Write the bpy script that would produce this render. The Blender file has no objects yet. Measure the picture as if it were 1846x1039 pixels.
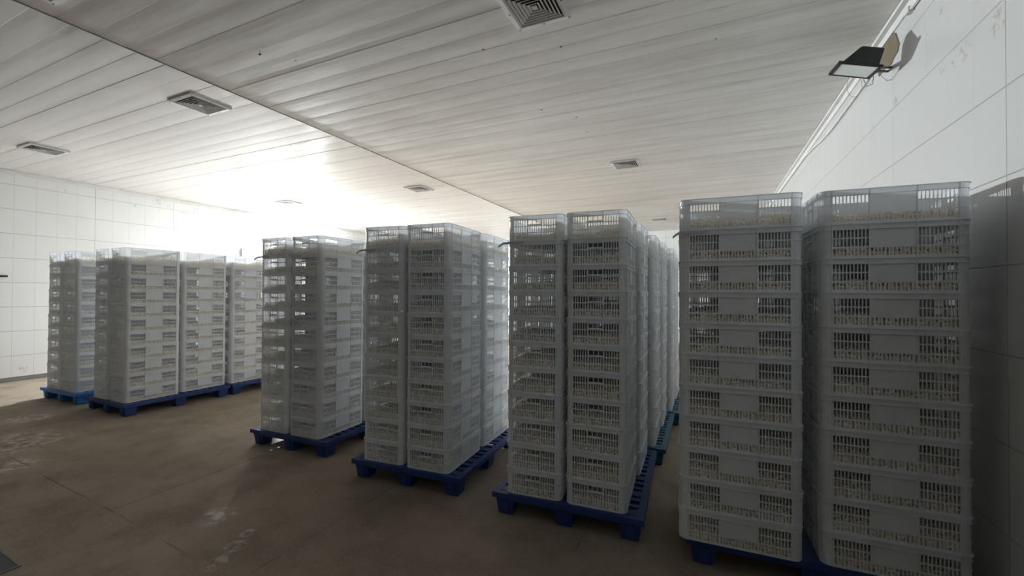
import bpy, bmesh, math, random
from mathutils import Vector, Matrix
rnd = random.Random(7)
scene = bpy.context.scene
COL = scene.collection

# ------------------------------------------------------------------ camera, world, exposure
CAM_Z = 1.5147
R = [(0.90883984, 0.41710894, 0.00550259), (0.00027885, 0.01258359, -0.99992079), (-0.41714515, 0.90876938, 0.01132016)]
cd = bpy.data.cameras.new('camera')
cd.sensor_width = 36.0
cd.lens = 767.9 * 36.0 / 1846.0
cd.clip_start = 0.05
cam = bpy.data.objects.new('camera', cd)
m = Matrix(((R[0][0], -R[1][0], -R[2][0], 0), (R[0][1], -R[1][1], -R[2][1], 0), (R[0][2], -R[1][2], -R[2][2], CAM_Z), (0, 0, 0, 1)))
cam.matrix_world = m
COL.objects.link(cam)
scene.camera = cam
w = bpy.data.worlds.new('world')
w.use_nodes = True
w.node_tree.nodes['Background'].inputs[0].default_value = (0.5, 0.55, 0.6, 1)
w.node_tree.nodes['Background'].inputs[1].default_value = 0.02
scene.world = w
vs = scene.view_settings
vs.view_transform = 'Standard'
vs.look = 'None'
vs.exposure = 1.55
vs.gamma = 1.0
vs.use_curve_mapping = False
LAMP_POS = Vector((-9.950, 8.395, 3.270))
LAMP_POWER = 50.0      # watts of light from the glowing globe
BEAM_POWER = 345.0      # watts from an added unseen area light beside the globe
BEAM_AIM = Vector((1.0, -0.35, -0.42))
scene.cycles.diffuse_bounces = 8
scene.cycles.transparent_max_bounces = 14
scene.cycles.max_bounces = 10
scene.cycles.glossy_bounces = 3
scene.cycles.transmission_bounces = 6
scene.cycles.caustics_reflective = True
scene.cycles.sample_clamp_indirect = 6.0

# ------------------------------------------------------------------ dimensions
CEIL = 3.495
XL, XR, YB, YF = -10.45, 1.224, 14.1, -11.0
XS = -4.297
BASE = 0.15
CH = 0.17193        # height of one crate
NL = 11

# ------------------------------------------------------------------ materials
def mat(name, color, rough=0.5, spec=0.5, metal=0.0):
    m = bpy.data.materials.new(name)
    m.use_nodes = True
    b = m.node_tree.nodes['Principled BSDF']
    b.inputs['Base Color'].default_value = (*color, 1)
    b.inputs['Roughness'].default_value = rough
    b.inputs['Specular IOR Level'].default_value = spec
    b.inputs['Metallic'].default_value = metal
    return m

class N:
    def __init__(s, m):
        s.t = m.node_tree
        s.b = s.t.nodes['Principled BSDF']
    def n(s, typ, **kw):
        x = s.t.nodes.new(typ)
        for k, v in kw.items():
            setattr(x, k, v)
        return x
    def l(s, a, b):
        s.t.links.new(a, b)
    def put(s, sock, v):
        if isinstance(v, bpy.types.NodeSocket):
            s.l(v, sock)
        else:
            sock.default_value = v
    def math(s, op, a, b=0.0, c=0.0, clamp=False):
        x = s.n('ShaderNodeMath', operation=op)
        x.use_clamp = clamp
        for i, v in enumerate((a, b, c)):
            s.put(x.inputs[i], v)
        return x.outputs[0]
    def pos(s):
        g = s.n('ShaderNodeNewGeometry')
        sp = s.n('ShaderNodeSeparateXYZ')
        s.l(g.outputs['Position'], sp.inputs[0])
        return g.outputs['Position'], sp.outputs
    def mapping(s, vec, scale=(1, 1, 1), loc=(0, 0, 0)):
        x = s.n('ShaderNodeMapping')
        s.l(vec, x.inputs[0])
        x.inputs['Scale'].default_value = scale
        x.inputs['Location'].default_value = loc
        return x.outputs[0]
    def noise(s, vec, scale, detail=4, rough=0.5):
        x = s.n('ShaderNodeTexNoise')
        s.l(vec, x.inputs['Vector'])
        x.inputs['Scale'].default_value = scale
        x.inputs['Detail'].default_value = detail
        x.inputs['Roughness'].default_value = rough
        return x.outputs['Fac']
    def ramp(s, v, a, b, lo=0.0, hi=1.0):
        x = s.n('ShaderNodeMapRange')
        x.clamp = True
        s.put(x.inputs[0], v)
        x.inputs[1].default_value = a
        x.inputs[2].default_value = b
        x.inputs[3].default_value = lo
        x.inputs[4].default_value = hi
        return x.outputs[0]
    def mix(s, f, a, b):
        x = s.n('ShaderNodeMix', data_type='RGBA')
        s.put(x.inputs['Factor'], f)
        for i, v in (('A', a), ('B', b)):
            k = [q for q in x.inputs if q.name == i and q.type == 'RGBA'][0]
            if isinstance(v, bpy.types.NodeSocket):
                s.l(v, k)
            else:
                k.default_value = (*v, 1)
        return [q for q in x.outputs if q.type == 'RGBA'][0]
    def bump(s, h, dist, strength=1.0):
        x = s.n('ShaderNodeBump')
        s.l(h, x.inputs['Height'])
        x.inputs['Distance'].default_value = dist
        x.inputs['Strength'].default_value = strength
        s.l(x.outputs[0], s.b.inputs['Normal'])
    def spots(s, comps, pts):
        """1 inside any of the small soft discs at pts = (u, v, radius)"""
        acc = None
        for (u, v, r) in pts:
            a = s.math('SUBTRACT', comps[0], u)
            b = s.math('SUBTRACT', comps[1], v)
            d = s.math('SQRT', s.math('ADD', s.math('MULTIPLY', a, a), s.math('MULTIPLY', b, b)))
            k = s.ramp(d, r * 0.6, r, 1.0, 0.0)
            acc = k if acc is None else s.math('MAXIMUM', acc, k)
        return acc

def joint(n, c, pitch, off, width):
    """mask 1 on joint lines repeated every pitch"""
    f = n.math('FRACT', n.math('DIVIDE', n.math('SUBTRACT', c, off), pitch))
    d = n.math('MULTIPLY', n.math('MINIMUM', f, n.math('SUBTRACT', 1.0, f)), pitch)
    return n.ramp(d, width * 0.4, width, 1.0, 0.0), n.math('FLOOR', n.math('DIVIDE', n.math('SUBTRACT', c, off), pitch))

def tile_mat(name, axis, u_off, v_off, spots, k=1.0):
    m = mat(name, (0.8, 0.8, 0.79), 0.22, 0.5)
    n = N(m)
    P, c = n.pos()
    u = c[axis]
    v = c[2]
    ju, iu = joint(n, u, 0.2575, u_off, 0.0028)
    jv, iv = joint(n, v, 0.405, v_off, 0.0040)
    jbig, _ = joint(n, u, 0.2575 * 5, u_off, 0.0045)
    wn = n.n('ShaderNodeTexWhiteNoise', noise_dimensions='2D')
    cb = n.n('ShaderNodeCombineXYZ')
    n.l(iu, cb.inputs[0]); n.l(iv, cb.inputs[1])
    n.l(cb.outputs[0], wn.inputs['Vector'])
    tint = n.ramp(wn.outputs['Value'], 0, 1, 0.0, 0.10)
    dirt = n.ramp(n.noise(P, 0.9, 5, 0.6), 0.5, 0.8, 0.0, 0.25)
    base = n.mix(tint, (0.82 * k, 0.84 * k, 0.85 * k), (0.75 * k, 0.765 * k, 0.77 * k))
    base = n.mix(dirt, base, (0.62, 0.60, 0.55))
    g = n.math('MAXIMUM', n.math('MULTIPLY', ju, 0.55), n.math('MAXIMUM', jv, jbig))
    base = n.mix(n.math('MULTIPLY', g, 0.75), base, (0.22, 0.21, 0.20))
    sp = n.spots((u, v), spots)
    sn = n.ramp(n.noise(P, 24, 5, 0.7), 0.50, 0.60, 0, 1)
    base = n.mix(n.math('MULTIPLY', n.math('MULTIPLY', sp, sn), 0.55), base, (0.36, 0.31, 0.25))
    n.l(base, n.b.inputs['Base Color'])
    n.l(n.ramp(g, 0, 1, 0.22, 0.8), n.b.inputs['Roughness'])
    h = n.math('ADD', n.math('SUBTRACT', 1.0, g), n.math('MULTIPLY', n.noise(P, 2.2, 2), 0.8))
    n.bump(h, 0.002, 0.6)
    return m

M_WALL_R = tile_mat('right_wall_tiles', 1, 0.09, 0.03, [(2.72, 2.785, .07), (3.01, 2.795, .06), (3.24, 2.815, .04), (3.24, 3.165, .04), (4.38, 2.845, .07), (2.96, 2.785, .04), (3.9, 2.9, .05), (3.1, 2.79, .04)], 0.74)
M_WALL_L = tile_mat('left_wall_tiles', 1, 0.125, 0.02, [(4.97, 3.385, .09), (5.7, 3.325, .10), (5.48, 3.245, .08), (5.21, 3.315, .06), (3.1, 0.195, .07), (3.6, 3.295, .05), (4.6, 3.25, .05)], 1.0)
M_WALL_B = tile_mat('end_wall_tiles', 0, 0.1, 0.03, [(-3, 3, .05)])

def ceiling_mat(name, off, r0, r1, dirt_amt, spots):
    m = mat(name, (0.7, 0.7, 0.68), 0.35, 0.5)
    n = N(m)
    P, c = n.pos()
    idx = n.math('FLOOR', n.math('DIVIDE', n.math('SUBTRACT', c[1], off), 0.2048))
    wn = n.n('ShaderNodeTexWhiteNoise', noise_dimensions='1D')
    n.l(idx, wn.inputs['W'])
    st = n.mapping(P, (0.35, 3.5, 1))
    grime = n.noise(st, 1.6, 6, 0.62)
    fine = n.noise(n.mapping(P, (1.5, 14, 1)), 2.5, 4, 0.6)
    cloud = n.noise(P, 0.6, 3)
    base = n.mix(n.ramp(wn.outputs['Value'], 0, 1, 0, 0.22), (0.90, 0.905, 0.90), (0.82, 0.82, 0.80))
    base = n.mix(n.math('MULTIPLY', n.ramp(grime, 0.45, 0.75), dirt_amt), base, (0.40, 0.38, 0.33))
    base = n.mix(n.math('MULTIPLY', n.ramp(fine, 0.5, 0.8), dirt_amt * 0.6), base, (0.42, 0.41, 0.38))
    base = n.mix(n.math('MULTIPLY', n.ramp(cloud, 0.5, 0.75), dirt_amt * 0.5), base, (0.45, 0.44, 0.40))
    # dust that sits beside each board joint
    f = n.math('FRACT', n.math('DIVIDE', n.math('SUBTRACT', c[1], off), 0.2048))
    edge = n.ramp(f, 0.80, 1.0, 0, 1)
    base = n.mix(n.math('MULTIPLY', n.math('MULTIPLY', edge, n.ramp(n.noise(st, 3.0, 4), 0.35, 0.65)), 0.05 + dirt_amt * 0.22), base, (0.36, 0.35, 0.32))
    if spots:
        base = n.mix(n.spots((c[0], c[1]), spots), base, (0.06, 0.05, 0.05))
    n.l(base, n.b.inputs['Base Color'])
    n.l(n.ramp(n.noise(n.mapping(P, (0.6, 5, 1)), 2.0, 4), 0.3, 0.7, r0, r1), n.b.inputs['Roughness'])
    n.b.inputs['Specular IOR Level'].default_value = 0.55 if r0 < 0.3 else 0.22
    n.bump(n.noise(n.mapping(P, (0.5, 2.2, 1)), 3.0, 2), 0.0025, 0.6)
    return m

M_CEIL_L = ceiling_mat('left_ceiling_boards', 0.047, 0.10, 0.17, 0.12, None)
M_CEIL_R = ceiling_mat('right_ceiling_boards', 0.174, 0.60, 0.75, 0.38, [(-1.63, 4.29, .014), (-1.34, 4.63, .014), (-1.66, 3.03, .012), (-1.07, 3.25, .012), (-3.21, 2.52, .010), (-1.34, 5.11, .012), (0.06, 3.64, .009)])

def floor_mat():
    m = mat('concrete_floor', (0.3, 0.25, 0.2), 0.75, 0.35)
    n = N(m)
    P, c = n.pos()
    big = n.noise(P, 0.55, 6, 0.6)
    mid = n.noise(P, 2.6, 8, 0.65)
    fine = n.noise(P, 60, 4, 0.7)
    base = n.mix(n.ramp(big, 0.35, 0.65), (0.225, 0.180, 0.135), (0.33, 0.270, 0.205))
    base = n.mix(n.ramp(mid, 0.46, 0.64, 0, 0.65), base, (0.155, 0.118, 0.085))
    base = n.mix(n.ramp(fine, 0.40, 0.7, 0, 0.45), base, (0.42, 0.35, 0.27))
    base = n.mix(n.ramp(n.noise(P, 210, 2), 0.62, 0.70, 0, 0.5), base, (0.14, 0.12, 0.10))
    pale = n.spots((c[0], c[1]), [(-2.55, 1.63, .085), (-2.49, 1.49, .09), (-2.62, 1.75, .06), (-6.24, 1.78, .50), (-5.46, 1.56, .25), (-7.3, 2.2, .25), (-3.0, 1.80, .14)])
    pm = n.math('MULTIPLY', pale, n.ramp(n.noise(P, 13, 6, 0.7), 0.47, 0.60, 0, 1))
    base = n.mix(n.math('MULTIPLY', pm, 0.75), base, (0.60, 0.57, 0.52))
    # saw-cut joints, slightly wandering
    wob = n.math('MULTIPLY', n.math('SUBTRACT', n.noise(P, 1.1, 3), 0.5), 0.05)
    jx, _ = joint(n, n.math('ADD', c[0], wob), 1.515, -2.22, 0.005)
    jy, _ = joint(n, n.math('ADD', n.math('ADD', c[1], wob), n.math('MULTIPLY', c[0], 0.055)), 2.9, 1.32, 0.005)
    brk = n.ramp(n.noise(P, 2.3, 4), 0.42, 0.55, 0.1, 1)
    j = n.math('MULTIPLY', n.math('MAXIMUM', jx, jy), brk)
    base = n.mix(n.math('MULTIPLY', j, 0.75), base, (0.07, 0.05, 0.04))
    n.l(base, n.b.inputs['Base Color'])
    n.l(n.ramp(mid, 0.3, 0.7, 0.55, 0.85), n.b.inputs['Roughness'])
    n.bump(n.math('ADD', n.math('MULTIPLY', fine, 0.5), n.math('SUBTRACT', mid, j)), 0.004, 0.6)
    return m
M_FLOOR = floor_mat()

def crate_mat():
    m = mat('translucent_white_plastic', (0.80, 0.82, 0.83), 0.38, 0.4)
    n = N(m)
    oi = n.n('ShaderNodeObjectInfo')
    P, c = n.pos()
    col = n.mix(n.ramp(oi.outputs['Random'], 0, 1, 0, 1), (0.94, 0.96, 0.99), (0.95, 0.965, 0.975))
    col = n.mix(n.ramp(n.noise(P, 9, 4, 0.6), 0.5, 0.8, 0, 0.25), col, (0.62, 0.60, 0.53))
    n.l(col, n.b.inputs['Base Color'])
    tr = n.n('ShaderNodeBsdfTranslucent')
    n.l(col, tr.inputs[0])
    tp = n.n('ShaderNodeBsdfTransparent')
    tp.inputs[0].default_value = (0.97, 0.98, 1.0, 1)
    m1 = n.n('ShaderNodeMixShader'); m1.inputs[0].default_value = CR_TRANSL
    m2 = n.n('ShaderNodeMixShader'); m2.inputs[0].default_value = CR_TRANSP
    n.l(n.b.outputs[0], m1.inputs[1]); n.l(tr.outputs[0], m1.inputs[2])
    n.l(m1.outputs[0], m2.inputs[1]); n.l(tp.outputs[0], m2.inputs[2])
    n.l(m2.outputs[0], n.t.nodes['Material Output'].inputs[0])
    return m
CR_TRANSL, CR_TRANSP = 0.40, 0.12
M_CRATE = crate_mat()

def produce_mat():
    m = mat('cream_produce', (0.7, 0.62, 0.45), 0.7, 0.3)
    n = N(m)
    g = n.n('ShaderNodeNewGeometry')
    col = n.mix(g.outputs['Random Per Island'], (0.96, 0.93, 0.84), (0.86, 0.79, 0.65))
    n.l(col, n.b.inputs['Base Color'])
    return m
M_PROD = produce_mat()

def plastic(name, col, rough=0.45):
    m = mat(name, col, rough, 0.4)
    n = N(m)
    P, c = n.pos()
    d = n.ramp(n.noise(P, 5, 5, 0.6), 0.45, 0.75, 0, 0.35)
    n.l(n.mix(d, col, tuple(min(1, x * 1.5 + 0.03) for x in col)), n.b.inputs['Base Color'])
    return m
M_NAVY = plastic('navy_blue_plastic', (0.014, 0.042, 0.165))
M_CYAN = plastic('bright_blue_plastic', (0.02, 0.17, 0.45))
M_TEAL = plastic('dark_teal_plastic', (0.03, 0.12, 0.20))
M_PVC = plastic('white_pvc', (0.72, 0.73, 0.73), 0.35)
M_GREYP = plastic('grey_plastic', (0.45, 0.46, 0.48), 0.5)
M_METAL = mat('vent_metal', (0.55, 0.55, 0.56), 0.4, 0.5, 0.1)
M_DARK = plastic('black_metal', (0.018, 0.021, 0.02), 0.5)
M_DUCT_SHADE = mat('duct_shade_black', (0.02, 0.022, 0.03), 0.8)  # near-black colour stands for the shade inside the duct
M_STEEL = plastic('dark_steel', (0.02, 0.023, 0.025), 0.5)
M_TAN = plastic('brown_cement', (0.17, 0.145, 0.10), 0.9)
M_CHANNEL = plastic('grey_channel', (0.20, 0.20, 0.19), 0.6)
M_LENS = mat('lamp_glass', (0.75, 0.80, 0.80), 0.25, 0.6)
M_SCREW = mat('screw_metal', (0.05, 0.05, 0.05), 0.5, 0.5, 0.5)
# ------------------------------------------------------------------ mesh helpers
def link(name, me, parent=None, loc=None, rot=None):
    o = bpy.data.objects.new(name, me)
    COL.objects.link(o)
    if parent is not None:
        o.parent = parent
    if loc is not None:
        o.location = loc
    if rot is not None:
        o.rotation_euler = rot
    return o

def mesh(name, bm, material, smooth=False):
    me = bpy.data.meshes.new(name)
    bmesh.ops.recalc_face_normals(bm, faces=bm.faces[:])
    bm.to_mesh(me)
    bm.free()
    me.materials.append(material)
    if smooth:
        for p in me.polygons:
            p.use_smooth = True
    return me

def pymesh(name, verts, faces, material):
    me = bpy.data.meshes.new(name)
    me.from_pydata(verts, [], faces)
    me.materials.append(material)
    me.update()
    return me

def box(bm, x0, x1, y0, y1, z0, z1, bevel=0.0, taper=0.0):
    """axis box; taper shrinks the bottom face on each side"""
    t = taper
    v = [bm.verts.new(p) for p in ((x0 + t, y0 + t, z0), (x1 - t, y0 + t, z0), (x1 - t, y1 - t, z0), (x0 + t, y1 - t, z0),
                                   (x0, y0, z1), (x1, y0, z1), (x1, y1, z1), (x0, y1, z1))]
    fs = [bm.faces.new([v[i] for i in q]) for q in ((0, 3, 2, 1), (4, 5, 6, 7), (0, 1, 5, 4), (1, 2, 6, 5), (2, 3, 7, 6), (3, 0, 4, 7))]
    if bevel > 0:
        es = {e for f in fs for e in f.edges}
        bmesh.ops.bevel(bm, geom=list(es), offset=bevel, segments=2, affect='EDGES', profile=0.6)

def tube(bm, pts, r, seg=8):
    rings = []
    pts = [Vector(p) for p in pts]
    for i, p in enumerate(pts):
        d = (pts[min(i + 1, len(pts) - 1)] - pts[max(i - 1, 0)]).normalized()
        a = d.cross(Vector((0, 0, 1)))
        if a.length < 0.1:
            a = d.cross(Vector((1, 0, 0)))
        a.normalize()
        b = d.cross(a)
        rings.append([bm.verts.new(p + a * r * math.cos(2 * math.pi * k / seg) + b * r * math.sin(2 * math.pi * k / seg)) for k in range(seg)])
    for A, B in zip(rings, rings[1:]):
        for k in range(seg):
            bm.faces.new((A[k], A[(k + 1) % seg], B[(k + 1) % seg], B[k]))
    bm.faces.new(rings[0]); bm.faces.new(rings[-1][::-1])

def tag(o, label, cat, group=None, kind=None):
    o['label'] = label
    o['category'] = cat
    if group:
        o['group'] = group
    if kind:
        o['kind'] = kind
    return o

def struct(name, me, label=None, cat=None):
    o = link(name, me)
    o['kind'] = 'structure'
    if label:
        o['label'] = label; o['category'] = cat
    return o

# ------------------------------------------------------------------ the room
T = 0.12
def slab(name, m, *b):
    bm = bmesh.new(); box(bm, *b)
    return struct(name, mesh(name, bm, m))
o = slab('floor', M_FLOOR, XL - T, XR + T, YF - T, YB + T, -0.15, 0.0)
tag(o, 'brown stained concrete floor with cut joints under the pallets', 'floor')
o = slab('wall_left', M_WALL_L, XL - T, XL, YF - T, YB + T, 0, CEIL + .1)
tag(o, 'white tiled wall behind the leftmost crate stacks', 'wall')
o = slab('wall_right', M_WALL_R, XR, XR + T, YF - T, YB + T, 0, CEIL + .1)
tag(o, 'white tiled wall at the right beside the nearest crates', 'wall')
o = slab('wall_back', M_WALL_B, XL, XR, YB, YB + T, 0, CEIL + .1)
tag(o, 'white wall at the far end, seen between crate stacks', 'wall')
o = slab('wall_front', M_WALL_B, XL, XR, YF - T, YF, 0, CEIL + .1)
tag(o, 'tiled wall behind the viewer', 'wall')

def ceiling_half(x0, x1, off, mt, name, label):
    verts, faces = [], []
    P = 0.2048
    k0 = math.floor((YF - T - off) / P)
    k1 = math.ceil((YB + T - off) / P)
    prof = []
    r = random.Random(int(off * 1000))
    for k in range(k0, k1):
        y = off + k * P
        dz = r.uniform(-0.0015, 0.0015)
        tl = r.uniform(-0.0022, 0.0022)
        prof += [(y + 0.0, CEIL + 0.003), (y + 0.0008, CEIL + 0.003), (y + 0.002, CEIL + dz), (y + P * .3, CEIL + dz - 0.0012 + tl * .3),
                 (y + P * .6, CEIL + dz - 0.0012 + tl * .6), (y + P - 0.002, CEIL + dz + tl), (y + P - 0.0008, CEIL + 0.003)]
    nseg = 6
    for (y, z) in prof:
        for s in range(nseg + 1):
            verts.append((x0 + (x1 - x0) * s / nseg, y, z))
    for i in range(len(prof) - 1):
        for s in range(nseg):
            a = i * (nseg + 1) + s
            faces.append((a, a + nseg + 1, a + nseg + 2, a + 1))
    # a solid slab above the boards
    n = len(verts)
    y0, y1 = prof[0][0], prof[-1][0]
    verts += [(x0, y0, CEIL + .007), (x1, y0, CEIL + .007), (x1, y1, CEIL + .007), (x0, y1, CEIL + .007),
              (x0, y0, CEIL + .12), (x1, y0, CEIL + .12), (x1, y1, CEIL + .12), (x0, y1, CEIL + .12)]
    faces += [(n, n + 1, n + 2, n + 3), (n + 4, n + 7, n + 6, n + 5), (n, n + 4, n + 5, n + 1), (n + 1, n + 5, n + 6, n + 2), (n + 2, n + 6, n + 7, n + 3), (n + 3, n + 7, n + 4, n)]
    o = struct(name, pymesh(name, verts, faces, mt))
    tag(o, label, 'ceiling')
ceiling_half(XL - T, XS, 0.047, M_CEIL_L, 'ceiling', 'glossy white board ceiling left of the long seam')
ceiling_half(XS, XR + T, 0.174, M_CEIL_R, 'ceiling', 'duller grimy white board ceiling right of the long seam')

bm = bmesh.new()
box(bm, XS - 0.003, XS + 0.005, YF, YB, CEIL - 0.008, CEIL + 0.004)
tag(struct('trim_1', mesh('trim_1', bm, M_CHANNEL)), 'thin grey strip along the long ceiling seam', 'trim')
bm = bmesh.new()
box(bm, XL, XL + 0.035, YF, YB, CEIL - 0.022, CEIL - 0.004)
box(bm, XL, XL + 0.012, YF, YB, CEIL - 0.065, CEIL - 0.018)
tag(struct('trim_2', mesh('trim_2', bm, M_PVC)), 'white corner strip where left wall meets ceiling', 'trim')
bm = bmesh.new()
box(bm, XR - 0.045, XR, YF, YB, CEIL - 0.03, CEIL - 0.004)
box(bm, XR - 0.012, XR, YF, YB, CEIL - 0.085, CEIL - 0.02)
tag(struct('trim_3', mesh('trim_3', bm, M_PVC)), 'white corner strip where right wall meets ceiling', 'trim')
bm = bmesh.new()
box(bm, XL, XL + 0.03, YF, YB, 0.0, 0.045)
box(bm, XL, XL + 0.012, YF, YB, 0.045, 0.075)
tag(struct('baseboard_left', mesh('baseboard_left', bm, M_CHANNEL)), 'grey strip along the foot of the left wall', 'baseboard')
bm = bmesh.new()
box(bm, XR - 0.012, XR, YF, YB, 0.0, 0.06)
tag(struct('baseboard_right', mesh('baseboard_right', bm, M_CHANNEL)), 'grey strip along the foot of the right wall', 'baseboard')

# ------------------------------------------------------------------ crates
L_LONG, L_SHORT, RC = 0.582, 0.382, 0.04
def slots(u0, u1, n, frac=0.66):
    p = (u1 - u0) / n
    return [(u0 + p * i + p * (1 - frac) / 2, u0 + p * i + p * (1 + frac) / 2) for i in range(n)]
LW1, LW2, LC = slots(.049, .199, 10), slots(.385, .533, 10), slots(.202, .382, 12)
SW1, SC, SW2 = slots(.043, .140, 6), slots(.144, .238, 6), slots(.242, .339, 6)
HND = slots(.144, .238, 3, 0.86)
ZR = [(0.012, 0.050), (0.058, 0.096), (0.103, 0.140)]
ZH = (0.111, 0.138)
def hole(kind, u, z):
    ins = lambda L: any(a < u < b for a, b in L)
    r = [i for i, (a, b) in enumerate(ZR) if a < z < b]
    if not r:
        return False
    r = r[0]
    if kind == 'L':
        return ins(LW1) or ins(LW2) or (r == 0 and ins(LC))
    if kind == 'S':
        if ins(SW1) or ins(SW2):
            return True
        if r < 2:
            return ins(SC)
        return ZH[0] < z < ZH[1] and ins(HND)
    return False

def perimeter(wl, ws, rc, off, detail):
    """list of (x, y, nx, ny, kind, u) round a rounded rectangle; each item opens a cell up to the next"""
    out = []
    hx, hy = wl / 2, ws / 2
    def side(kind, L, ux):
        brk = {rc, L - rc}
        if detail:
            for S in ((LW1, LW2, LC) if kind == 'L' else (SW1, SC, SW2, HND)):
                for a, b in S:
                    brk.add(round(a, 5)); brk.add(round(b, 5))
        return sorted(b for b in brk if rc - 1e-6 <= b <= L - rc + 1e-6)
    corner = 5
    spec = [('L', wl, (-hx, -hy), (1, 0), (0, -1)), ('S', ws, (hx, -hy), (0, 1), (1, 0)), ('L', wl, (hx, hy), (-1, 0), (0, 1)), ('S', ws, (-hx, hy), (0, -1), (-1, 0))]
    for kind, L, o, d, nn in spec:
        bs = side(kind, L, 0)
        for i, b in enumerate(bs):
            k = kind if i < len(bs) - 1 else 'C'
            nu = (bs[i + 1] + b) / 2 if i < len(bs) - 1 else 0
            out.append((o[0] + d[0] * b + nn[0] * off, o[1] + d[1] * b + nn[1] * off, nn[0], nn[1], k, nu))
        cx, cy = o[0] + d[0] * (L - rc) - nn[0] * rc, o[1] + d[1] * (L - rc) - nn[1] * rc
        for j in range(1, corner):
            a = math.pi / 2 * j / corner
            nx, ny = nn[0] * math.cos(a) + d[0] * math.sin(a), nn[1] * math.cos(a) + d[1] * math.sin(a)
            out.append((cx + nx * (rc + off), cy + ny * (rc + off), nx, ny, 'C', 0))
    return out

def shell(V, F, zs, off, th, detail=False, corners=False):
    per = perimeter(L_LONG, L_SHORT, RC, off, detail)
    n, mz = len(per), len(zs)
    idx = {}
    def vid(i, j, inner):
        i %= n
        k = (i, j, inner)
        if k not in idx:
            x, y, nx, ny, _, _ = per[i]
            s = -th if inner else 0.0
            idx[k] = len(V)
            V.append((x + nx * s, y + ny * s, zs[j]))
        return idx[k]
    def filled(i, j):
        if j < 0 or j >= mz - 1:
            return False
        x, y, nx, ny, k, u = per[i % n]
        if corners and k != 'C':
            return False
        return not (detail and k in 'LS' and hole(k, u, (zs[j] + zs[j + 1]) / 2))
    for i in range(n):
        for j in range(mz - 1):
            if not filled(i, j):
                continue
            a, b, c, d = vid(i, j, 0), vid(i + 1, j, 0), vid(i + 1, j + 1, 0), vid(i, j + 1, 0)
            A, B, C, D = vid(i, j, 1), vid(i + 1, j, 1), vid(i + 1, j + 1, 1), vid(i, j + 1, 1)
            F.append((a, b, c, d)); F.append((B, A, D, C))
            if not filled(i, j - 1): F.append((b, a, A, B))
            if not filled(i, j + 1): F.append((d, c, C, D))
            if not filled(i - 1, j): F.append((a, d, D, A))
            if not filled(i + 1, j): F.append((c, b, B, C))

def qbox(V, F, c, sx, sy, sz):
    n = len(V)
    for dz in (-1, 1):
        for dx, dy in ((-1, -1), (1, -1), (1, 1), (-1, 1)):
            V.append((c[0] + dx * sx / 2, c[1] + dy * sy / 2, c[2] + dz * sz / 2))
    F += [tuple(n + i for i in q) for q in ((0, 3, 2, 1), (4, 5, 6, 7), (0, 1, 5, 4), (1, 2, 6, 5), (2, 3, 7, 6), (3, 0, 4, 7))]

def ribs(V, F, z0, z1, off, out):
    zc, h = (z0 + z1) / 2, z1 - z0
    for s in (-1, 1):
        for u in (.047, .2005, .3835, .535):
            qbox(V, F, (u - L_LONG / 2, s * (L_SHORT / 2 + off + out / 2), zc), .0045, out, h)
        for u in (.041, .142, .240, .341):
            qbox(V, F, (s * (L_LONG / 2 + off + out / 2), u - L_SHORT / 2, zc), out, .0045, h)

V, F = [], []
shell(V, F, [0, .012, .050, .058, .096, .103, .111, .138, .140, .1425], 0.0, .0022, True)
shell(V, F, [0, .004], .0028, .0027)
for za, zb in ((.052, .0555), (.0978, .1013)):
    shell(V, F, [za, zb], .0028, .0027, False, True)
ribs(V, F, .004, .1425, 0, .0042)
# floor plate
per = perimeter(L_LONG, L_SHORT, RC, -.0023, False)
n0 = len(V)
for z in (.0005, .0035):
    V += [(p[0], p[1], z) for p in per]
n = len(per)
F.append(tuple(range(n0 + n - 1, n0 - 1, -1))); F.append(tuple(range(n0 + n, n0 + 2 * n)))
F += [(n0 + i, n0 + (i + 1) % n, n0 + n + (i + 1) % n, n0 + n + i) for i in range(n)]
ME_CRATE = pymesh('plastic_crate', V, F, M_CRATE)
V, F = [], []
shell(V, F, [.1425, CH - .0005], .0032, .0022)
shell(V, F, [CH - .0038, CH - .0003], .009, .0080)
shell(V, F, [.1425, .1450], .0062, .0064)
ribs(V, F, .145, CH - .0036, .0032, .0042)
ME_RIM = pymesh('rim', V, F, M_CRATE)
ME_HANDLE = []
for s in (-1, 1):
    bm = bmesh.new()
    box(bm, -.007 if s < 0 else 0, 0 if s < 0 else .007, -.048, .048, -.005, .005, .002)
    ME_HANDLE.append(mesh('handle', bm, M_CRATE))

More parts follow.
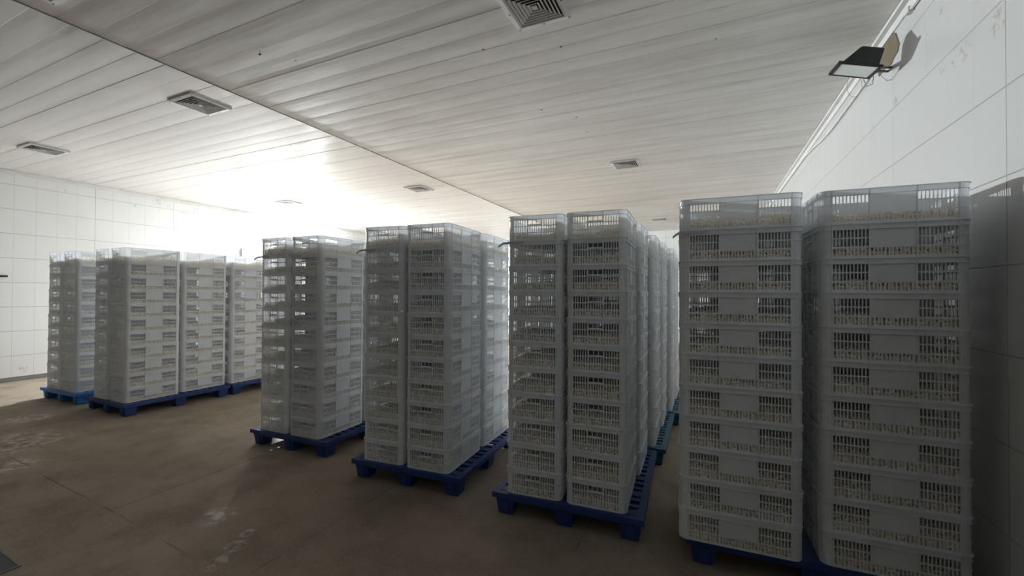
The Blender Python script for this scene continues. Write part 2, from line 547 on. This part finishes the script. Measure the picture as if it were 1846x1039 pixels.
# cream pieces that fill a crate as a shallow heap
def ico(r=1.0):
    bm = bmesh.new()
    bmesh.ops.create_icosphere(bm, subdivisions=1, radius=r)
    vs_ = [v.co.copy() for v in bm.verts]
    fs_ = [tuple(v.index for v in f.verts) for f in bm.faces]
    bm.free()
    return vs_, fs_
IV, IF = ico()
def heap_mesh(seed, h_wall, h_mid):
    r = random.Random(seed)
    V, F = [], []
    hx, hy = .276, .176
    ph = [r.uniform(0, 6.3) for _ in range(4)]
    tx, ty = r.uniform(-.012, .012), r.uniform(-.012, .012)
    def H(x, y):
        e = min(hx - abs(x), hy - abs(y)) / .12
        e = max(0.0, min(1.0, e))
        return h_wall + (h_mid - h_wall) * (1 - (1 - e) ** 2) + .005 * math.sin(14 * x + ph[0]) + .005 * math.sin(17 * y + ph[1]) + tx * x / hx + ty * y / hy
    def piece(x, y, z):
        ex, ey = abs(x) - (hx - .034), abs(y) - (hy - .034)
        if ex > 0 and ey > 0:
            q = math.hypot(ex, ey)
            if q > .030:
                x = math.copysign(hx - .034 + ex / q * .030, x); y = math.copysign(hy - .034 + ey / q * .030, y)
        L, W = r.uniform(.0115, .0155), r.uniform(.0062, .0082)
        M = Matrix.Rotation(r.uniform(0, 6.28), 3, 'Z') @ Matrix.Rotation(r.uniform(-1.3, 1.3), 3, 'Y')
        n = len(V)
        for v in IV:
            q = M @ Vector((v.x * L, v.y * W, v.z * W))
            V.append((max(-.2875, min(.2875, x + q.x)), max(-.1875, min(.1875, y + q.y)), max(.0045, z + q.z)))
        for f in IF:
            F.append(tuple(n + i for i in f))
    # against the walls
    step = .0215
    for s in (-1, 1):
        for L, fn in ((hx, lambda t, s=s: (t, s * hy)), (hy, lambda t, s=s: (s * hx, t))):
            t = -L
            while t < L:
                z = .012
                x, y = fn(t)
                top = H(x, y)
                while z < top:
                    piece(x + r.uniform(-.004, .004), y + r.uniform(-.004, .004), z + r.uniform(-.003, .003))
                    z += .0155
                t += step
    # top of the heap
    x = -hx + .015
    while x < hx - .01:
        y = -hy + .015
        while y < hy - .01:
            piece(x + r.uniform(-.007, .007), y + r.uniform(-.007, .007), H(x, y) - .004 + r.uniform(-.005, .005))
            y += .0185
        x += .020
    # the packed middle below
    nx, ny = 10, 7
    n = len(V)
    for i in range(nx + 1):
        for j in range(ny + 1):
            x, y = (i / nx * 2 - 1) * (hx - .026), (j / ny * 2 - 1) * (hy - .026)
            V.append((x, y, H(x, y) - .020))
            V.append((x, y, .0045))
    q = lambda i, j, b: n + (i * (ny + 1) + j) * 2 + b
    for i in range(nx):
        for j in range(ny):
            F.append((q(i, j, 0), q(i + 1, j, 0), q(i + 1, j + 1, 0), q(i, j + 1, 0)))
    for i in range(nx):
        for j in (0, ny):
            F.append((q(i, j, 0), q(i + 1, j, 0), q(i + 1, j, 1), q(i, j, 1)))
    for j in range(ny):
        for i in (0, nx):
            F.append((q(i, j, 0), q(i, j + 1, 0), q(i, j + 1, 1), q(i, j, 1)))
    return pymesh('produce', V, F, M_PROD)
HEAPS = [heap_mesh(s, a, b) for s, a, b in ((1, .042, .060), (2, .037, .052), (3, .046, .070), (4, .062, .080), (5, .042, .092))]

ORD = ['topmost', 'second from top', 'third from top', 'fourth from top', 'fifth from top', 'middle', 'fifth from bottom', 'fourth from bottom', 'third from bottom', 'second from bottom', 'lowest']
ZHAT = Vector((0, 0, 1))
def column(x, y, rot, long_front, stack, fill=True, seed=0):
    """x, y: front left corner of the column's footprint"""
    r = random.Random(seed * 31 + 5)
    wx, wy = (.6, .4) if long_front else (.4, .6)
    a = math.radians(rot)
    cx = x + math.cos(a) * wx / 2 - math.sin(a) * wy / 2
    cy = y + math.sin(a) * wx / 2 + math.cos(a) * wy / 2
    base = a + (0 if long_front else math.pi / 2)
    lean = (r.uniform(-.0008, .0008), r.uniform(-.0008, .0008))
    for k in range(NL):
        i = NL - 1 - k
        lab = ORD[i]
        jx, jy = r.uniform(-.0022, .0022) + lean[0] * k, r.uniform(-.0022, .0022) + lean[1] * k
        rz = base + math.radians(r.uniform(-.35, .35)) + (math.pi if r.random() < .5 else 0)
        loc = (cx + jx, cy + jy, BASE + CH * k)
        c = link('plastic_crate', ME_CRATE, None, loc, (0, 0, rz))
        tag(c, 'white slotted crate, %s in the %s' % (lab, stack), 'crate', 'white slotted crates stacked on the pallets')
        link('rim', ME_RIM, c)
        link('handle', ME_HANDLE[0], c, (-L_LONG / 2 - .0002, 0, .106))
        link('handle', ME_HANDLE[1], c, (L_LONG / 2 + .0002, 0, .106))
        if fill:
            hm = HEAPS[r.choice((0, 0, 1, 1, 1, 2))] if i else HEAPS[r.choice((0, 2, 4))]
            h = link('produce', hm, None, (loc[0], loc[1], loc[2]), (0, 0, rz))
            tag(h, 'cream pieces heaped inside the %s crate of the %s' % (lab, stack), 'produce', 'heaps of cream pieces inside the crates', 'stuff')

# ------------------------------------------------------------------ pallets
def pallet_meshes(w, d, m, key):
    bm = bmesh.new()
    # deck: lip frame, slatted top with rectangular openings
    lip, zt, zb = .045, BASE, BASE - .036
    box(bm, 0, w, 0, lip, zb, zt); box(bm, 0, w, d - lip, d, zb, zt)
    box(bm, 0, lip, lip, d - lip, zb, zt); box(bm, w - lip, w, lip, d - lip, zb, zt)
    n = 13
    for i in range(n):                      # slats across the depth
        y = lip + (d - 2 * lip) * (i + .5) / n
        hw = .020 if i % 3 else .034
        box(bm, lip, w - lip, y - hw, y + hw, zt - .012, zt - .001)
    for x in (w * .33, w * .5, w * .67):
        box(bm, x - .05, x + .05, lip, d - lip, zt - .0125, zt - .0015)
    # ribs below
    for x in (.07, w * .3, w * .5, w * .7, w - .07):
        box(bm, x - .004, x + .004, .03, d - .03, zb - .022, zt - .012)
    for y in (.035, d * .25, d * .5, d * .75, d - .035):
        box(bm, .03, w - .03, y - .004, y + .004, zb - .022, zt - .012)
    deck = mesh('deck', bm, m)
    bm = bmesh.new()
    box(bm, -.065, .065, -.065, .065, 0, zb, .006, .014)
    box(bm, -.03, .03, -.069, .069, .02, zb - .012, 0, .004)
    return deck, mesh('foot', bm, m)

def pallet(x, y, rot, w, d, m, label):
    e = bpy.data.objects.new('pallet', None)
    COL.objects.link(e)
    e.location = (x, y, 0); e.rotation_euler = (0, 0, math.radians(rot))
    tag(e, label, 'pallet', 'plastic pallets under the crates')
    key = (w, d, m.name)
    if key not in PM:
        PM[key] = pallet_meshes(w, d, m, key)
    deck, foot = PM[key]
    link('deck', deck, e)
    for fx in (.085, w / 2, w - .085):
        for fy in (.085, d / 2, d - .085):
            link('foot', foot, e, (fx, fy, 0))
PM = {}
pallet(-8.52, 2.69, 1.0, 1.0, 1.24, M_CYAN, 'bright blue pallet, leftmost one, under the stacks nearest the left wall')
pallet(-7.27, 2.70, -0.8, 0.97, 1.24, M_NAVY, 'dark blue pallet just right of the bright blue one')
pallet(-7.25, 3.96, -0.3, 0.97, 1.24, M_NAVY, 'blue pallet behind the one beside the bright blue pallet')
pallet(-4.125, 2.775, 1.8, 1.0, 1.24, M_NAVY, 'dark blue pallet of the stacks right below the lit lamp')
pallet(-2.645, 2.635, 3.0, 1.0, 1.24, M_NAVY, 'dark blue pallet, the middle one along the front')
pallet(-1.345, 2.62, 2.5, 1.0, 1.24, M_NAVY, 'dark blue pallet on the left side of the narrow dark gap')
pallet(-1.33, 3.945, 0.5, 1.0, 1.24, M_TEAL, 'dark teal pallet deep in the narrow gap, nearer of two')
pallet(-1.27, 5.22, 0.5, 1.0, 1.24, M_TEAL, 'dark teal pallet deep in the narrow gap, farther of two')
pallet(-0.105, 2.60, 2.2, 1.22, 1.0, M_NAVY, 'nearly black blue pallet at lower right beside the right wall')

PN = {'L': 'far left pallet by the tiled wall', 'M': 'second pallet from the left', 'A': 'pallet under the lit lamp', 'B': 'middle front pallet',
      'C': 'pallet left of the dark gap', 'D': 'pallet at the right wall'}
cols = [
    (-8.454, 2.716, 0.8, 0, 'left front stack, far left bright blue pallet', 1),
    (-8.043, 2.730, 0.6, 0, 'right front stack, far left bright blue pallet', 1),
    (-8.040, 3.345, 0.6, 0, 'right rear stack, far left bright blue pallet', 0),
    (-7.197, 2.738, -.6, 0, 'left front stack, second pallet from left', 1),
    (-6.785, 2.738, -.8, 0, 'right front stack, second pallet from left', 1),
    (-7.235, 3.355, .3, 0, 'left rear stack, second pallet from left', 0),
    (-6.817, 3.357, .5, 0, 'right rear stack, second pallet from left', 1),
    (-6.790, 3.990, .0, 0, 'right front stack, blue pallet behind second pallet', 1),
    (-6.790, 4.610, .0, 0, 'right rear stack, blue pallet behind second pallet', 1),
    (-4.052, 2.802, 2.0, 0, 'left front stack, pallet below lit lamp', 1),
    (-3.644, 2.818, 2.0, 0, 'right front stack, pallet below lit lamp', 1),
    (-4.080, 3.425, 2.0, 0, 'left rear stack, pallet below lit lamp', 0),
    (-3.668, 3.440, 2.0, 0, 'right rear stack, pallet below lit lamp', 1),
    (-2.571, 2.662, 4.0, 0, 'left front stack, middle front pallet', 1),
    (-2.152, 2.681, 3.8, 0, 'right front stack, middle front pallet', 1),
    (-2.610, 3.280, 3.5, 0, 'left rear stack, middle front pallet', 0),
    (-2.190, 3.310, 2.5, 0, 'right rear stack, middle front pallet', 1),
    (-1.262, 2.645, 4.2, 0, 'left front stack, pallet left of dark gap', 1),
    (-0.845, 2.671, 2.6, 0, 'right front stack, pallet left of dark gap', 1),
    (-1.285, 3.270, 3.0, 0, 'left rear stack, pallet left of dark gap', 0),
    (-0.852, 3.285, 1.5, 0, 'right rear stack, pallet left of dark gap', 1),
    (-7.205, 3.990, .0, 0, 'left front stack, blue pallet behind second pallet', 0),
    (-7.205, 4.610, .0, 0, 'left rear stack, blue pallet behind second pallet', 0),
    (-1.236, 3.970, 0.8, 0, 'left front stack, nearer teal pallet in gap', 0),
    (-1.226, 4.590, 0.8, 0, 'left rear stack, nearer teal pallet in gap', 0),
    (-1.186, 5.255, 0.6, 0, 'left front stack, farther teal pallet in gap', 0),
    (-1.176, 5.875, 0.6, 0, 'left rear stack, farther teal pallet in gap', 0),
    (-0.818, 3.975, 0.8, 0, 'right front stack, nearer teal pallet in gap', 1),
    (-0.808, 4.595, 0.8, 0, 'right rear stack, nearer teal pallet in gap', 1),
    (-0.768, 5.260, 0.6, 0, 'right front stack, farther teal pallet in gap', 1),
    (-0.758, 5.880, 0.6, 0, 'right rear stack, farther teal pallet in gap', 1),
    (-0.148, 2.567, 2.4, 1, 'left front stack, pallet at right wall', 1),
    (0.518, 2.625, 2.2, 1, 'right front stack, pallet at right wall', 1),
    (-0.165, 2.985, 2.2, 1, 'left rear stack, pallet at right wall', 1),
    (0.500, 3.040, 2.0, 1, 'right rear stack, pallet at right wall', 1),
]
for i, (x, y, rot, lf, lab, fill) in enumerate(cols):
    column(x, y, rot, lf, lab, bool(fill), i + 1)

# thin grey straps that stick out from under a top crate
def strap(x, y, z, rot, label):
    bm = bmesh.new()
    pts = []
    for i in range(13):
        t = i / 12
        if t < .55:
            pts.append((.05 - .14 * t / .55, 0.0, -.004 * t))
        else:
            u = (t - .55) / .45
            pts.append((-.09 - .040 * u, -.018 * u, -.002 - .026 * u ** 1.6))
    rows = []
    for (px, py, pz) in pts:
        hh = .007
        rows.append([bm.verts.new((px, py + dy, pz + dz)) for dy, dz in ((-.0012, -hh), (.0012, -hh), (.0012, hh), (-.0012, hh))])
    for A, B in zip(rows, rows[1:]):
        for k in range(4):
            bm.faces.new((A[k], A[(k + 1) % 4], B[(k + 1) % 4], B[k]))
    bm.faces.new(rows[0]); bm.faces.new(rows[-1][::-1])
    o = link('plastic_strap', mesh('plastic_strap', bm, M_GREYP), None, (x, y, z), (0, 0, math.radians(rot)))
    tag(o, label, 'strap', 'grey straps under the top crates')
ZS = BASE + CH * 10 - .012
strap(-4.046 + .085, 2.802 - .006, ZS, 2, 'grey strap end below the top crate under the lit lamp')
strap(-2.571 + .085, 2.662 - .001, ZS, 3.5, 'grey strap end sticking out left of the middle front pallet stack')
strap(-1.262 + .085, 2.645 - .001, ZS, 3.8, 'grey curled strap end left of the stack beside the dark gap')
strap(-0.148 + .10, 2.567 - .003, ZS, 2.4, 'grey strap end at top left of the stack right of the dark gap')

# ------------------------------------------------------------------ ceiling vents
def vent_mesh():
    s = .205
    bm = bmesh.new()
    def ring(a, b, za, zb):     # square ring from half size a (outer) at za to half size b (inner) at zb, 1.2 mm thick
        A = [bm.verts.new((sx * a, sy * a, za)) for sx, sy in ((-1, -1), (1, -1), (1, 1), (-1, 1))]
        B = [bm.verts.new((sx * b, sy * b, zb)) for sx, sy in ((-1, -1), (1, -1), (1, 1), (-1, 1))]
        A2 = [bm.verts.new((sx * a, sy * a, za + .0015)) for sx, sy in ((-1, -1), (1, -1), (1, 1), (-1, 1))]
        B2 = [bm.verts.new((sx * b, sy * b, zb + .0015)) for sx, sy in ((-1, -1), (1, -1), (1, 1), (-1, 1))]
        for P, Q in ((A, B), (A2, B2), (A, A2), (B, B2)):
            for k in range(4):
                bm.faces.new((P[k], P[(k + 1) % 4], Q[(k + 1) % 4], Q[k]))
    return bm, ring
bm, ring = vent_mesh()
ring(.205, .172, -.016, -.020); ring(.205, .2035, -.016, .0)
ME_VF = mesh('frame', bm, M_PVC)
bm, ring = vent_mesh()
for k in range(6):
    a = .170 - k * .0255
    ring(a, a - .0045, -.0195, -.0195)
    ring(a - .0045, a - .0175, -.0195, -.008)
box(bm, -.018, .018, -.018, .018, -.0195, -.010)
ME_VL = mesh('louvre', bm, M_METAL)
bm = bmesh.new(); box(bm, -.172, .172, -.172, .172, -.0005, .0003)  # thin plate, no hole: the duct's inner shade is painted as black
ME_VB = mesh('duct_shade_plate', bm, M_DUCT_SHADE)
bm = bmesh.new()
bmesh.ops.create_cone(bm, cap_ends=True, segments=8, radius1=.005, radius2=.004, depth=.003)
ME_VS = mesh('screw', bm, M_SCREW)
for x, y, rz, lab in ((-1.08, 2.70, .4, 'large square ceiling vent at the top of the view'),
                      (-4.865, 2.69, 0, 'square ceiling vent just left of the long seam, nearer one'),
                      (-8.43, 2.66, 0, 'square ceiling vent at far left near the left wall'),
                      (-4.995, 6.605, 0, 'square ceiling vent left of the seam, farther one'),
                      (-1.13, 6.60, 0, 'square ceiling vent above the dark gap, middle of the right ceiling'),
                      (-1.16, 11.83, 0, 'small distant ceiling vent close to the end wall'),
                      (-8.46, 6.52, 0, 'square ceiling vent beside the bright lamp glare'),
                      (-3.875, 1.125, 0, 'square ceiling vent cut off at the top left edge')):
    e = bpy.data.objects.new('ceiling_vent', None); COL.objects.link(e)
    e.location = (x, y, CEIL - .003); e.rotation_euler = (0, 0, math.radians(rz))
    tag(e, lab, 'vent', 'square ceiling air vents')
    link('frame', ME_VF, e); link('louvre', ME_VL, e); link('duct_shade_plate', ME_VB, e)
    for sx, sy in ((-1, -1), (1, -1), (1, 1), (-1, 1), (0, 1), (0, -1), (1, 0), (-1, 0)):
        link('screw', ME_VS, e, (sx * .189, sy * .189, -.0195))

# ------------------------------------------------------------------ floodlights
def floodlight(cx, cy, cz, X, Y, wall_x, label, top=(0.05, 0.0), hgt=0.115):
    """X, Y: unit axes of the glass plane; the glass faces -Z"""
    X = Vector(X).normalized(); Y = Vector(Y); Y = (Y - X * Y.dot(X)).normalized(); Zv = X.cross(Y)
    e = bpy.data.objects.new('floodlight', None); COL.objects.link(e)
    M = Matrix((X, Y, Zv)).transposed().to_4x4(); M.translation = Vector((cx, cy, cz))
    e.matrix_world = M
    tag(e, label, 'lamp')
    w, d = .132, .109
    bm = bmesh.new()
    a = [bm.verts.new(p) for p in ((-w + .02, -d + .02, .006), (w - .02, -d + .02, .006), (w - .02, d - .02, .006), (-w + .02, d - .02, .006))]
    tx, ty = top
    b = [bm.verts.new(p) for p in ((tx - .068, ty - .04, hgt), (tx + .068, ty - .04, hgt), (tx + .068, ty + .04, hgt), (tx - .068, ty + .04, hgt))]
    bm.faces.new(a[::-1]); bm.faces.new(b)
    for k in range(4):
        bm.faces.new((a[k], a[(k + 1) % 4], b[(k + 1) % 4], b[k]))
    bmesh.ops.bevel(bm, geom=bm.edges[:], offset=.006, segments=2, affect='EDGES')
    link('housing', mesh('housing', bm, M_DARK), e)
    bm = bmesh.new()
    box(bm, -w, w, -d, -d + .010, -.008, .010); box(bm, -w, w, d - .010, d, -.008, .010)
    box(bm, -w, -w + .022, -d + .010, d - .010, -.008, .010); box(bm, w - .022, w, -d + .010, d - .010, -.008, .010)
    fr = link('frame', mesh('frame', bm, M_STEEL), e)
    for sx in (-1, 1):
        for sy in (-.75, .75):
            link('screw', ME_VS, fr, (sx * (w - .014), sy * d, -.010))
    bm = bmesh.new(); box(bm, -w + .022, w - .022, -d + .010, d - .010, -.004, .002)
    link('glass', mesh('glass', bm, M_LENS), e)
    # bracket from the housing to the wall
    bm = bmesh.new()
    Mi = M.inverted()
    wp = Mi @ Vector((wall_x, cy + .26, cz + .06))
    wp2 = Mi @ Vector((wall_x, cy + .20, cz + .06))
    tube(bm, [(w - .02, .035, .02), wp], .009, 6)
    tube(bm, [(w - .02, -.035, .02), wp2], .009, 6)
    link('bracket', mesh('bracket', bm, M_DARK), e)
    return e
floodlight(.96, 3.788, CAM_Z + 1.613, (.96, .09, -.27), (-.06, .99, .09), XR, 'black unlit floodlight fixed to the right wall below the ceiling', (.055, 0), .15)

# the lit lamp: a glowing globe hanging on a short stem below the left ceiling
def pendant():
    e = bpy.data.objects.new('hanging_lamp', None); COL.objects.link(e)
    e.location = (LAMP_POS.x, LAMP_POS.y, CEIL)
    tag(e, 'glaring lit lamp hanging below the ceiling near the left wall', 'lamp')
    drop = CEIL - LAMP_POS.z
    bm = bmesh.new(); tube(bm, [(0, 0, 0), (0, 0, -drop + .12)], .006, 8)
    bmesh.ops.create_cone(bm, cap_ends=True, segments=20, radius1=.03, radius2=.045, depth=.02, matrix=Matrix.Translation((0, 0, -.01)))
    link('stem', mesh('stem', bm, M_PVC), e)
    bm = bmesh.new()
    bmesh.ops.create_cone(bm, cap_ends=True, segments=20, radius1=.024, radius2=.017, depth=.05, matrix=Matrix.Translation((0, 0, -drop + .095)))
    link('socket', mesh('socket', bm, M_PVC), e)
    r = .07
    m = bpy.data.materials.new('glowing_globe'); m.use_nodes = True
    t = m.node_tree; t.nodes.remove(t.nodes['Principled BSDF'])
    em = t.nodes.new('ShaderNodeEmission')
    em.inputs[0].default_value = (0.95, 0.99, 1.0, 1)
    em.inputs[1].default_value = LAMP_POWER / (4 * math.pi * r * r * math.pi)
    t.links.new(em.outputs[0], t.nodes['Material Output'].inputs[0])
    bm = bmesh.new(); bmesh.ops.create_uvsphere(bm, u_segments=20, v_segments=12, radius=r, matrix=Matrix.Translation((0, 0, -drop)))
    link('bulb', mesh('bulb', bm, m, True), e)
pendant()
ld = bpy.data.lights.new('added_beam', 'AREA')  # added unseen light beside the globe, throws most light into the room
ld.shape = 'DISK'
ld.size = 0.16
ld.energy = BEAM_POWER
ld.color = (0.95, 0.99, 1.0)
lo = bpy.data.objects.new('added_beam', ld)
COL.objects.link(lo)
lo.location = LAMP_POS + BEAM_AIM.normalized() * .085
lo.rotation_euler = BEAM_AIM.to_track_quat('-Z', 'Y').to_euler()

# brown cement patch round the right lamp's mount
pts = [(4.21, 3.40), (4.12, 3.43), (3.95, 3.425), (3.88, 3.385), (3.82, 3.275), (3.85, 3.235), (3.93, 3.215), (3.98, 3.20), (4.10, 3.225), (4.22, 3.225), (4.25, 3.30)]
bm = bmesh.new()
A = [bm.verts.new((XR - .0005, y, z)) for y, z in pts]
ctr = Vector((XR - .012, 4.03, 3.32))
B = [bm.verts.new((XR - .006, ctr.y + (y - ctr.y) * .93 + rnd.uniform(-.008, .008), ctr.z + (z - ctr.z) * .93 + rnd.uniform(-.006, .006))) for y, z in pts]
c = bm.verts.new(ctr)
k = len(pts)
for i in range(k):
    bm.faces.new((A[i], A[(i + 1) % k], B[(i + 1) % k], B[i])); bm.faces.new((B[i], B[(i + 1) % k], c))
bm.faces.new(A[::-1])
tag(link('cement_patch', mesh('cement_patch', bm, M_TAN)), 'brown cement patch on the right wall behind the unlit floodlight', 'patch')

# conduits along the top of the right wall
bm = bmesh.new()
tube(bm, [(XR - .014, y, CEIL - .105 + .004 * math.sin(y)) for y in [YF + .2 + i * .4 for i in range(37)]], .011)
for y in (3.62, 1.9, .4):
    box(bm, XR - .032, XR - .001, y - .03, y + .03, CEIL - .122, CEIL - .088, .004)
tag(link('conduit', mesh('conduit', bm, M_PVC)), 'straight white cable pipe along the top of the right wall', 'pipe')
bm = bmesh.new()
tube(bm, [(XR - .012, 4.28, 3.322), (XR - .012, 4.49, 3.305), (XR - .012, 4.98, 3.300), (XR - .012, 5.57, 3.295), (XR - .012, 6.0, 3.315), (XR - .012, 6.4, 3.36), (XR - .012, 6.9, 3.40), (XR - .012, 8.0, 3.405), (XR - .012, 13.9, 3.405)], .010)
tag(link('conduit', mesh('conduit', bm, M_PVC)), 'white cable pipe sagging along the right wall beyond the floodlight', 'pipe')
bm = bmesh.new()
loop = [(1.02 + .055 * math.cos(t) - .02, 3.95 + .045 * math.cos(t * 1.0 + .6), 3.10 - .02 + .075 * math.sin(t)) for t in [i * .45 for i in range(-7, 8)]]
tube(bm, loop, .0014, 6)
tube(bm, [(1.04, 3.90, 3.10), (1.09, 4.02, 3.09), (1.15, 4.10, 3.13), (XR - .01, 4.30, 3.31)], .0035, 6)
tag(link('cable', mesh('cable', bm, M_GREYP)), 'thin looped cable hanging below the unlit floodlight', 'cable')

# small hook hanging from the ceiling
bm = bmesh.new()
tube(bm, [(0, 0, .0), (0, 0, -.025), (.004, 0, -.032)], .0018, 6)
box(bm, -.010, .010, -.006, .006, -.038, -.030)
tag(link('ceiling_hook', mesh('ceiling_hook', bm, M_DARK), None, (-3.34, 2.29, CEIL)), 'tiny dark hook hanging from the ceiling right of the seam', 'hook')

# left wall fittings
bm = bmesh.new()
box(bm, XL, XL + .06, 6.73, 6.83, 2.36, 2.58, .006)
so = link('wall_box', mesh('wall_box', bm, M_GREYP))
tag(so, 'small grey box on the left wall above the crates', 'box')
bm = bmesh.new()
box(bm, XL + .012, XL + .035, 2.55, 2.895, 1.725, 1.757, .004)
box(bm, XL, XL + .014, 2.60, 2.63, 1.73, 1.75); box(bm, XL, XL + .014, 2.83, 2.86, 1.73, 1.75)
tag(link('door_bar', mesh('door_bar', bm, M_DARK)), 'short black bar on the left wall at the left edge', 'bar')

# steel floor cover at the lower left
e = bpy.data.objects.new('floor_hatch', None); COL.objects.link(e)
e.location = (-3.42, 1.02, 0); e.rotation_euler = (0, 0, math.radians(-2))
tag(e, 'dark steel drain cover in the floor at the lower left corner', 'drain cover')
bm = bmesh.new()
box(bm, -.62, 0, -.010, 0, 0, .006); box(bm, -.62, 0, -.6, -.590, 0, .006)
box(bm, -.010, 0, -.590, -.010, 0, .006); box(bm, -.62, -.610, -.590, -.010, 0, .006)
link('frame', mesh('frame', bm, M_CHANNEL), e)
bm = bmesh.new(); box(bm, -.609, -.011, -.589, -.011, .0005, .005, .001)
link('cover_plate', mesh('cover_plate', bm, M_STEEL), e)
